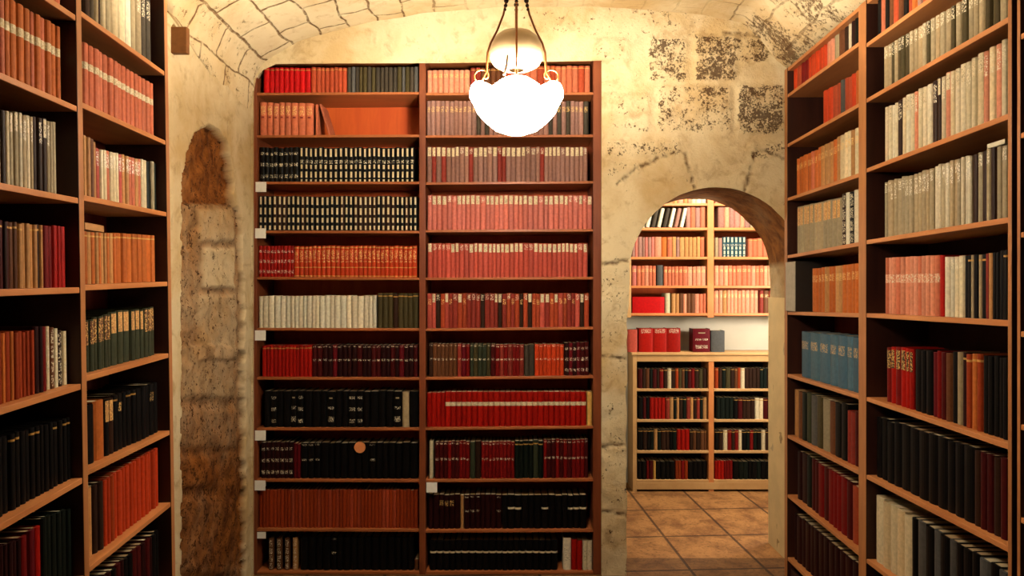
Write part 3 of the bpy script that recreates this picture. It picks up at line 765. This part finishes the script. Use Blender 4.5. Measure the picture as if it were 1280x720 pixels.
run(Q, 7, 984.5, 557, 1012, 571, 5, ['darkmaroon', 'darkgreen', 'black'], 'plain', **rr); run(Q, 7, 1012.5, 573, 1063, 604, 9, ['darkred', 'maroon'], 'plain', **rr); run(Q, 7, 1063.5, 604, 1071, 610, 1, 'brick', 'plain', **rr)
run(Q, 8, 985.5, 636, 1071, 706, 14, 'darkmaroon', 'plain', **rr)
run(P, 0, 1090, -40, 1150, -100, 11, ['orange', 'brown', 'mauve', 'brick', 'black', 'salmon'], 'plain', **rr); run(P, 0, 1151, -100, 1240, -190, 10, ['brick', 'darkmaroon'], 'plain', **rr)
run(P, 1, 1102.5, 60, 1256, -32, 25, ['grey', 'grey', 'beige', 'olive'], 'frill', jh=.006, **rr)
run(P, 2, 1105, 136, 1257, 48, 26, ['stone', 'cream', 'stone', 'peach', 'darkbrown', 'stone', 'cream'], ['topgilt', 'label', 'topgilt'], **rr)
run(P, 3, 1103.5, 228, 1165, 210, 13, ['grey', 'beige', 'grey'], ['topgilt', 'halflabel'], **rr); run(P, 3, 1165.5, 208, 1256, 180, 17, ['grey', 'darkbrown', 'stone', 'beige', 'grey'], ['topgilt', 'halflabel', 'plain'], **rr)
run(P, 4, 1104.5, 322, 1172, 319, 13, ['salmon', 'peach'], 'band', jh=.006, **rr); run(P, 4, 1172.5, 319, 1178, 318.5, 1, 'red', 'plain', **rr); run(P, 4, 1178.5, 320, 1203, 320, 4, ['cream', 'stone'], 'halflabel', **rr); run(P, 4, 1203.5, 320, 1257, 312, 12, ['black', 'beige', 'darkbrown', 'tan', 'black', 'redbrown'], ['plain', 'thin'], **rr)
run(P, 5, 1106, 433, 1140, 436, 6, ['darkred', 'red'], 'marble', **rr); run(P, 5, 1141, 437, 1163, 438, 3, 'black', 'plain', **rr); run(P, 5, 1164, 439, 1180, 440, 3, ['wine', 'darkred', 'maroon'], 'plain', **rr); run(P, 5, 1180.5, 440, 1200, 441, 3, ['brown', 'black', 'beige'], 'plain', **rr); run(P, 5, 1200.5, 441, 1226, 443, 4, ['darkmaroon', 'rust', 'orange', 'rust'], 'thin', **rr); run(P, 5, 1226.5, 443, 1257.5, 446, 5, ['black', 'darkmaroon', 'black'], 'plain', **rr)
run(P, 6, 1085, 518, 1215, 560, 13, 'black', 'plain', **rr); run(P, 6, 1215.5, 562, 1257, 574, 5, ['black', 'darkbrown', 'maroon'], 'plain', **rr)
run(P, 7, 1084, 615, 1092, 619, 1, 'darkgrey', 'plain', **rr); run(P, 7, 1092.5, 619, 1137, 647, 5, ['cream', 'paper', 'cream'], 'plain', **rr); run(P, 7, 1138, 645, 1257, 716, 12, ['black', 'black', 'slate'], 'plain', **rr)

# second bookcase on the near side, only its end upright and a strip of shelves in view
F3 = Frame((FR.P + FR.u * sr(1271)).to_2d(), (uR.x, uR.y))
r3, B3 = bookcase('bookcase', 'narrow strip of another bookcase at the edge of view, next to the doorway-side bookcase', F3,
    [(0, .016), (.80, .82)], [dict(s0=.016, s1=.80, shelves=[])], .30, EYE + 1.3, (WOOD, DARKW, DBACK), edge=EDGE)
for z in (.1, .4, .72, 1.06, 1.36, 1.66, 1.98, 2.3, 2.62): extra_shelf(B3[0], r3, z, WOOD)

# ---- room beyond the doorway ----------------------------------------------------------------------
YA = 6.36
FA = Frame((px(788, 360, YA).x, YA), (1, 0))
sa_ = lambda x: FA.at(x, 360)[0]
za_ = lambda y: FA.at(860, y)[1]
def annex_case(name, label, x0, x1, xm0, xm1, shelves, zt, zb, depth, mats, edge=5):
    root = empty(name, label, 'bookcase' if 'case' in name else 'cabinet', None, FA.M.copy())
    mS, mP, mB = mats
    S0, S1 = sa_(x0), sa_(x1)
    MB().box((S0, 0, zb), (sa_(x0 + edge), depth, zt), .002).build('side_panel', mP, root)
    MB().box((sa_(x1 - edge), 0, zb), (S1, depth, zt), .002).build('side_panel', mP, root)
    MB().box((sa_(xm0), .003, zb), (sa_(xm1), depth - .013, zt), .002).build('divider', PINEO, root)
    MB().box((sa_(x0 + edge) + .0005, depth - .012, zb), (sa_(x1 - edge) - .0005, depth, zt), 0).build('back_panel', mB, root)
    bays = []
    for (a, b) in ((x0 + edge, xm0), (xm1, x1 - edge)):
        B = Bay(); B.fr = FA; B.s0, B.s1, B.depth, B.lines, B.top, B.th = sa_(a), sa_(b), depth, [], zt - .022, .022
        for y in shelves:
            z = za_(y); B.lines.append(lambda s, z=z: z)
            MB().box((B.s0 + .0005, .001, z - .022), (B.s1 - .0005, depth - .013, z), .002).build('shelf', mS, root)
        bays.append(B)
    return root, bays
rootC, CB = annex_case('cabinet', 'low pale wooden book cabinet on the floor beyond the arched doorway', 791, 972, 886, 892.5, [486, 524.5, 563.5, 600], za_(444), 0.0, .28, (PINE, PINE, DBACK))
a, b = sa_(791), sa_(972)
MB().box((a - .012, -.012, za_(444) + .0005), (b + .012, .28, za_(442.6) + .012), .003).build('top_board', PINE, rootC)
MB().box((a + .036, -.001, za_(452)), (b - .036, .018, za_(444) - .0005), .002).build('top_rail', PINE, rootC)
MB().box((a + .036, -.001, .02), (b - .036, .018, za_(600) - .0225), .002).build('base_rail', PINE, rootC)
rootU, UB = annex_case('bookcase', 'light wooden wall bookcase hanging above the low cabinet beyond the doorway', 784, 978, 884.5, 892.5, [254, 284.5, 321, 357, 391.5], za_(205), za_(397), .297, (PINEO, PINE, BACKW))
def rA(B, si, x0, x1, yt, n, cols, sty='plain', **k):
    run(B, si, x0, yt, x1, yt, n, cols, sty, **{**dict(rec=.015, jt=.25), **k})
a, b = UB
rA(a, 0, 800, 883, 232, 14, ['peach', 'tan', 'cream'], 'titled'); rA(b, 0, 894, 960, 232, 11, ['cream', 'peach'], 'titled')
rA(a, 1, 790, 806, 259, 3, ['cream', 'darkgrey', 'white']); rA(a, 1, 858, 882, 259, 4, ['mauve', 'pink', 'salmon'], 'plain')
rA(b, 1, 898, 970, 259, 11, ['peach', 'mauve', 'cream', 'grey', 'mauve', 'pink'], 'plain')
rA(a, 2, 790, 818, 296, 7, ['mauve', 'pink'], 'plain'); rA(a, 2, 818.5, 834, 296, 2, ['peach', 'orange'], 'plain'); rA(a, 2, 834.5, 881, 296, 9, ['peach', 'tan', 'mauve', 'salmon'], 'thin')
rA(b, 2, 894, 903, 297, 2, ['grey', 'mauve'], 'plain'); rA(b, 2, 903.5, 933, 296, 6, 'teal', 'dots', jt=.05); rA(b, 2, 936, 972, 298, 6, 'salmon', 'thin')
rA(a, 3, 790, 820, 332, 6, ['salmon', 'peach', 'pink'], 'titled'); rA(a, 3, 821.5, 829, 331, 1, 'slate', 'plain'); rA(a, 3, 830, 883, 333, 10, ['salmon', 'peach'], 'titled'); rA(b, 3, 893.5, 972, 332, 14, ['salmon', 'peach', 'salmon'], 'titled')
rA(a, 4, 791, 831, 371, 1, 'brightred', 'plain', D=.12); rA(a, 4, 832, 838, 366, 1, 'cream', 'plain'); rA(a, 4, 840, 883, 367, 9, ['peach', 'salmon', 'tan', 'brown'], 'plain'); rA(b, 4, 893, 948, 363, 11, ['peach', 'tan', 'peach'], 'titled'); rA(b, 4, 950, 972, 363, 4, ['brown', 'redbrown', 'tan'], 'titled')
# slanted pale and dark books on the second shelf
sz = a.lines[1](0) + .0005
for i in range(7):
    s0 = sa_(808 + i * 7.1)
    add_book(FA, s0, sz + .0078, .016, .030, .172, .16, ('white', 'darkgrey')[i % 2] if i < 5 else ('white', 'mauve')[i % 2], 'plain', (a, 1), tilt=.22)
a, b = CB
cabc = ['darkbrown', 'olive', 'brown', 'darkred', 'darkgreen', 'maroon', 'cream', 'rust', 'darkbrown']
rA(a, 0, 798, 884, 461, 19, cabc, ['plain', 'thin']); rA(b, 0, 894, 965, 460, 15, cabc, ['plain', 'thin'])
rA(a, 1, 799, 812, 497, 3, ['maroon', 'black']); rA(a, 1, 812.5, 832, 497, 4, 'red'); rA(a, 1, 832.5, 884, 497, 12, ['darkgreen', 'darkbrown', 'redbrown', 'black', 'tan'], 'thin'); rA(b, 1, 896, 917, 497, 4, 'darkgreen'); rA(b, 1, 917.5, 965, 498, 9, ['darkbrown', 'cream', 'black', 'maroon'], 'thin')
rA(a, 2, 798, 846, 537, 10, ['darkgreen', 'black', 'tan', 'darkbrown', 'black'], 'thin'); rA(a, 2, 846.5, 862, 537, 3, 'red'); rA(a, 2, 862.5, 884, 538, 5, ['brown', 'darkbrown', 'black'], 'thin'); rA(b, 2, 894, 965, 538, 15, ['darkbrown', 'black', 'darkred', 'cream', 'darkgreen'], 'thin')
rA(a, 3, 798, 808, 577, 2, 'black'); rA(a, 3, 808.5, 820, 576, 3, ['darkred', 'maroon', 'gold']); rA(a, 3, 820.5, 844, 577, 4, ['black', 'darkgreen']); rA(a, 3, 844.5, 860, 576, 4, ['darkred', 'rust']); rA(a, 3, 860.5, 884, 577, 4, 'black'); rA(b, 3, 894, 916, 576, 6, ['darkred', 'red']); rA(b, 3, 917, 965, 577, 8, ['black', 'darkgreen'])
# red sets and single books standing on the cabinet top
TB = Bay(); TB.fr, TB.s0, TB.s1, TB.depth, TB.th, TB.top = FA, sa_(770), sa_(990), .28, .022, za_(396)
TB.lines = [lambda s: za_(442.6) + .0125]
for (x0, x1, yt, n, cl, st_) in ((785, 797, 412, 1, 'rose', 'plain'), (799, 851, 410.5, 3, 'red', 'halflabel'), (866.5, 888, 411, 1, 'wine', 'silver'), (889.5, 906.5, 413.5, 1, 'slate', 'plain')):
    i0 = len(BOOKS)
    run(TB, 0, x0, yt, x1, yt, n, cl, st_, rec=.05, D=.15, jt=.05, jh=.004)
    for bk in BOOKS[i0:]: bk['force'] = True; bk['top'] = True

# ------------------------------------------------------------------ single items on the shelves
s0, z0 = FR.at(985.2, 388, -.012); s1, _ = FR.at(997.5, 388, -.012)
s1 += Q.s0 + .002 - s0; s0 = Q.s0 + .002; zf = max(Q.lines[4](s0), Q.lines[4](s1)) + .0006; _, zt = FR.at(990, 327, -.012)
bx = empty('box_file', 'pale grey fronted dark box file standing beside the orange volumes near the doorway arch', 'box file', None, FR.M @ Matrix.Translation((s0, -.012, zf)))
MB().box((0, .004, 0), (s1 - s0, .23, zt - zf), .002).build('case', simple('dark_box_card', lin((44, 36, 30)), .6), bx)
MB().box((0.001, 0, .001), (s1 - s0 - .001, .0038, zt - zf - .001), .0015).build('spine_panel', simple('pale_grey_card', lin((182, 172, 152)), .6), bx)
def flat_book(name_label, fr, B, x0, x1, d, zb, thick, cn, D):
    s0, _ = fr.at(x0, 360, d); s1, _ = fr.at(x1, 360, d)
    o = MB().box((0, 0, 0), (s1 - s0, D, .0022), .0008).box((0, 0, thick - .0022), (s1 - s0, D, thick), .0008).box((0, 0, .0022), (s1 - s0, .004, thick - .0022), 0)
    ob = o.build('flat_book', simple('flat_cover_' + cn, C[cn], .5)); ob.matrix_world = fr.M @ Matrix.Translation((s0, d, zb))
    MB().box((.003, .005, .0024), (s1 - s0 - .003, D - .004, thick - .0024)).build('page_block', simple('flat_pages_' + cn, lin((212, 190, 150)), .9), ob)
    tag(ob, name_label, 'book')
tanrow = max(b['z'] + b['h'] for b in BOOKS if b['where'] == (A, 3) and b['s'] < FL.at(133, 290, .03)[0])
flat_book('tan book lying flat on top of the tan volumes, far bay of niche bookcase', FL, A, 107.6, 131, .032, tanrow + .0015, .022, 'tan', .16)
prow = max(b['z'] + b['h'] for b in BOOKS if b['where'] == (P, 3) and b['s'] > FR.at(1225, 190, .03)[0])
flat_book('white book lying flat on top of the grey volumes, near bay of doorway bookcase', FR, P, 1234, 1256, .032, prow + .0015, .016, 'white', .16)

# ------------------------------------------------------------------ books: the 300 that show largest are objects, the rest is one mass
NBIG = 300
for i, bk in enumerate(BOOKS): bk['i'] = i
rows = {}
for bk in BOOKS: rows.setdefault(id(bk['where'][0]) * 100 + bk['where'][1], []).append(bk)
PLACE = {id(L): ('niche-side bay, end-wall bookcase', 1), id(R): ('doorway-side bay, end-wall bookcase', 1), id(A): ('far bay, niche bookcase', -1), id(N): ('near bay, niche bookcase', -1),
         id(Q): ('far bay, doorway bookcase', 1), id(P): ('near bay, doorway bookcase', 1), id(UB[0]): ('lamp-side bay, upper case beyond arch', 1), id(UB[1]): ('far-side bay, upper case beyond arch', 1),
         id(CB[0]): ('lamp-side bay, low cabinet beyond arch', 1), id(CB[1]): ('far-side bay, low cabinet beyond arch', 1), id(TB): ('cabinet top beyond arch', 1)}
for lst in rows.values():
    lst.sort(key=lambda b: b['s'] * PLACE[id(b['where'][0])][1])
    for k, b in enumerate(lst): b['k'] = k
order = sorted(BOOKS, key=lambda b: (-b['force'], -b['area']))
big = order[:NBIG]; rest = [b for b in order[NBIG:] if b['area'] > 0 or True]
PB = [BM[k] for k in range(6)]
TOPL = ['rose red book standing apart at the lamp end of the cabinet top beyond arch', 'first of three wide red volumes on the cabinet top beyond arch', 'middle of three wide red volumes on the cabinet top beyond arch', 'third of three wide red volumes on the cabinet top beyond arch',
        'wine red patterned book standing alone on the cabinet top beyond arch', 'slate grey book beside the patterned red one on the cabinet top beyond arch']
tops = [b for b in BOOKS if b.get('top')]
for b, l in zip(tops, TOPL): b['extra'] = l
def xf(b): return b['fr'].M @ Matrix.Translation((b['s'], b['d'], b['z'])) @ Matrix.Rotation(b['tilt'], 4, 'Y')
PAGE = [lin((206, 180, 136)), lin((190, 160, 116)), lin((216, 196, 156))]
for b in big:
    vs, fs, mi, cs, pv, pf = book_shape(b['t'], b['h'], b['D'], b['col'], STY[b['sty']], None)
    o = mesh_obj('book', vs, fs, PB, None, mi, cs); o.matrix_world = xf(b)
    B, si = b['where']; pl, sg = PLACE[id(B)]
    nm = CN[b['cname']]
    st = SN.get(b['sty'], '')
    if b['extra']: lab = b['extra']
    else:
        frm = 'far end' if B in (A, N, Q, P) else 'niche end' if B in (L, R) else 'lamp end'
        lab = f"{nm} {st + ' ' if st else ''}book, {ORD[b['k']]} from {frm}, {ORD[si]} row, {pl}"
    tag(o, lab, 'book', f"books in the {ORD[si]} row, {pl}")
    pg = mesh_obj('page_block', pv, pf, [BM[PAPER]], o, None, [random.choice(PAGE)] * 6)
MV, MF, MM, MC = [], [], [], []
for b in rest:
    vs, fs, mi, cs, pv, pf = book_shape(b['t'], b['h'], b['D'], b['col'], STY[b['sty']], None)
    M = xf(b); o = len(MV); pc = random.choice(PAGE)
    MV += [M @ V(v) for v in vs]; MF += [tuple(o + i for i in f) for f in fs]; MM += mi; MC += cs
    o = len(MV)
    MV += [M @ V(v) for v in pv]; MF += [tuple(o + i for i in f) for f in pf]; MM += [PAPER] * 6; MC += [pc] * 6
so_ = mesh_obj('shelved_books', MV, MF, PB, None, MM, MC)
tag(so_, 'the many smaller looking old bound volumes packed along all the bookcase shelves', 'books', kind='stuff')
print('BOOKS', len(BOOKS), 'individual', len(big), 'min area', big[-1]['area'])

# ------------------------------------------------------------------ pendant lamp
YL = 3.0; U = YL / F
LX = 5.5 * U
zz = lambda y: EYE + (360 - y) * U
lamp = empty('pendant_lamp', 'lit brass pendant lamp with white scalloped glass bowl hanging from the vault', 'lamp', None, Matrix.Translation((LX, YL, 3.54)))
bpy.context.view_layer.update()
off = V((LX, YL, 3.54))
def rel(o):
    return o
def glow(name, col, strength, fade=None):
    t = NT(name); v = t.coord('Object'); f = t.noise(v, 9, 3)
    c = t.mix(t.ramp(f, .3, .7), tuple(x * .93 for x in col), col)
    t.L(c, t.b.inputs['Emission Color']); t.b.inputs['Emission Strength'].default_value = strength
    if fade:
        sx_ = t.n('ShaderNodeSeparateXYZ'); t.L(t.coord('Object'), sx_.inputs[0])
        t.L(t.ramp(sx_.outputs['Z'], fade[0], fade[1], strength * .5, strength * 1.3), t.b.inputs['Emission Strength'])
    return t.out(lin((240, 228, 200)), .4)
GLOW = glow('lit_opal_glass', LAMP_C, LAMP_E, (zz(170) - 3.54, zz(118) - 3.54))
BULB = glow('lit_bulb', LAMP_C, BULB_E)
OPAL = simple('opal_glass', lin((176, 150, 112)), .35, 0, 12, .05, .5)
Z = lambda y: zz(y) - 3.54
po = [(.002, Z(168.5)), (.04, Z(167.5)), (.09, Z(162)), (.134, Z(151)), (.163, Z(141)), (.178, Z(131)), (.187, Z(124)), (.195, Z(116.5))]
pi_ = [(r - .006, z + .003) for r, z in po[::-1][:-1]] + [(.002, Z(166.5))]
prof = po + pi_
npo = len(po)
def wv(i, a):
    k = {npo - 1: 1.0, npo: 1.0, npo - 2: .45, npo + 1: .45}.get(i, 0)
    return .036 * k * (abs(math.cos(3 * (a + math.pi / 2))) - .5)
MB().lathe(prof, 72, (0, 0, 0), wv).build('bowl_shade', GLOW, lamp, True)
bp = [(.035, Z(88)), (.066, Z(86)), (.095, Z(81)), (.110, Z(74)), (.110, Z(65)), (.101, Z(54)), (.088, Z(47)), (.068, Z(42))]
MB().lathe(bp + [(r - .005, z) for r, z in bp[::-1]], 48, close=True).build('glass_bell', OPAL, lamp, True)
MB().tube([(0, 0, -.02), (0, 0, Z(-30))], .009, 12).tube([(0, 0, Z(-30)), (0, 0, Z(60)), (0, 0, Z(104))], .006, 10).build('stem', BRASS, lamp, True)
MB().lathe([(.005, -.06), (.05, -.045), (.062, -.02), (.062, .02)], 32).build('ceiling_rose', BRASS, lamp, True)
MB().lathe([(.006, Z(-46)), (.03, Z(-40)), (.036, Z(-34)), (.03, Z(-28)), (.006, Z(-22))], 24).build('collar', BRASS, lamp, True)
MB().lathe([(.004, Z(99)), (.035, Z(101)), (.05, Z(106)), (.03, Z(112)), (.004, Z(114))], 24).build('socket_cup', BRASS, lamp, True)
MB().ball((0, 0, Z(126)), .04, 16).build('bulb', BULB, lamp, True)
for az_deg in (270, 0, 90, 180):
    ca, sa2 = math.cos(math.radians(az_deg)), math.sin(math.radians(az_deg))
    P_ = lambda r, y: (r * ca, r * sa2, Z(y))
    path = [P_(.026, -34), (P_(.036, -10)), P_(.044, 4), P_(.054, 18), P_(.080, 38), P_(.108, 54), P_(.120, 66), P_(.122, 78), P_(.124, 90), P_(.150, 104), P_(.184, 113)]
    arm = MB().tube(path, [.0045] * 11, 8).build('arm', BRASS, lamp, True)
    MB().ball(P_(.042, 1), .0105).ball(P_(.045, 7), .008).ball(P_(.048, 12), .0065).build('bead', IRON, arm, True)
    sp_ = [(.124 + (.010 + .0045 * t) * math.cos(t * 1.6) + .006 * t, 94 + (3.2 + 1.2 * t) * math.sin(t * 1.6)) for t in [k * .35 for k in range(14)]]
    MB().tube([P_(r, y) for r, y in sp_], .0035, 6).build('scroll', BRASS, arm, True)
fx = MB(); fx.tube([(-.035, -.09, Z(76)), (-.040, -.10, Z(90)), (-.05, -.115, Z(104))], .005, 8)
fx.ball((-.035, -.088, Z(74)), .0125)
fx.build('knob', IRON, lamp, True)

# lamp of the room beyond the doorway
pl_ = bpy.data.lights.new('annex_lamp', 'POINT'); pl_.energy = ANNEX_W; pl_.color = ANNEX_C; pl_.shadow_soft_size = .14
lo_ = bpy.data.objects.new('annex_lamp', pl_); link(lo_); lo_.location = (1.75, 5.5, 2.85)
pl2 = bpy.data.lights.new('annex_wall_fill', 'POINT'); pl2.energy = 36; pl2.color = ANNEX_C; pl2.shadow_soft_size = .12  # unseen fill light added to brighten the white strip of annex wall
lo2 = bpy.data.objects.new('annex_wall_fill', pl2); link(lo2); lo2.location = (2.45, 5.55, 1.72)
SC.cycles.diffuse_bounces = 1
SC.view_settings.exposure = EXPO
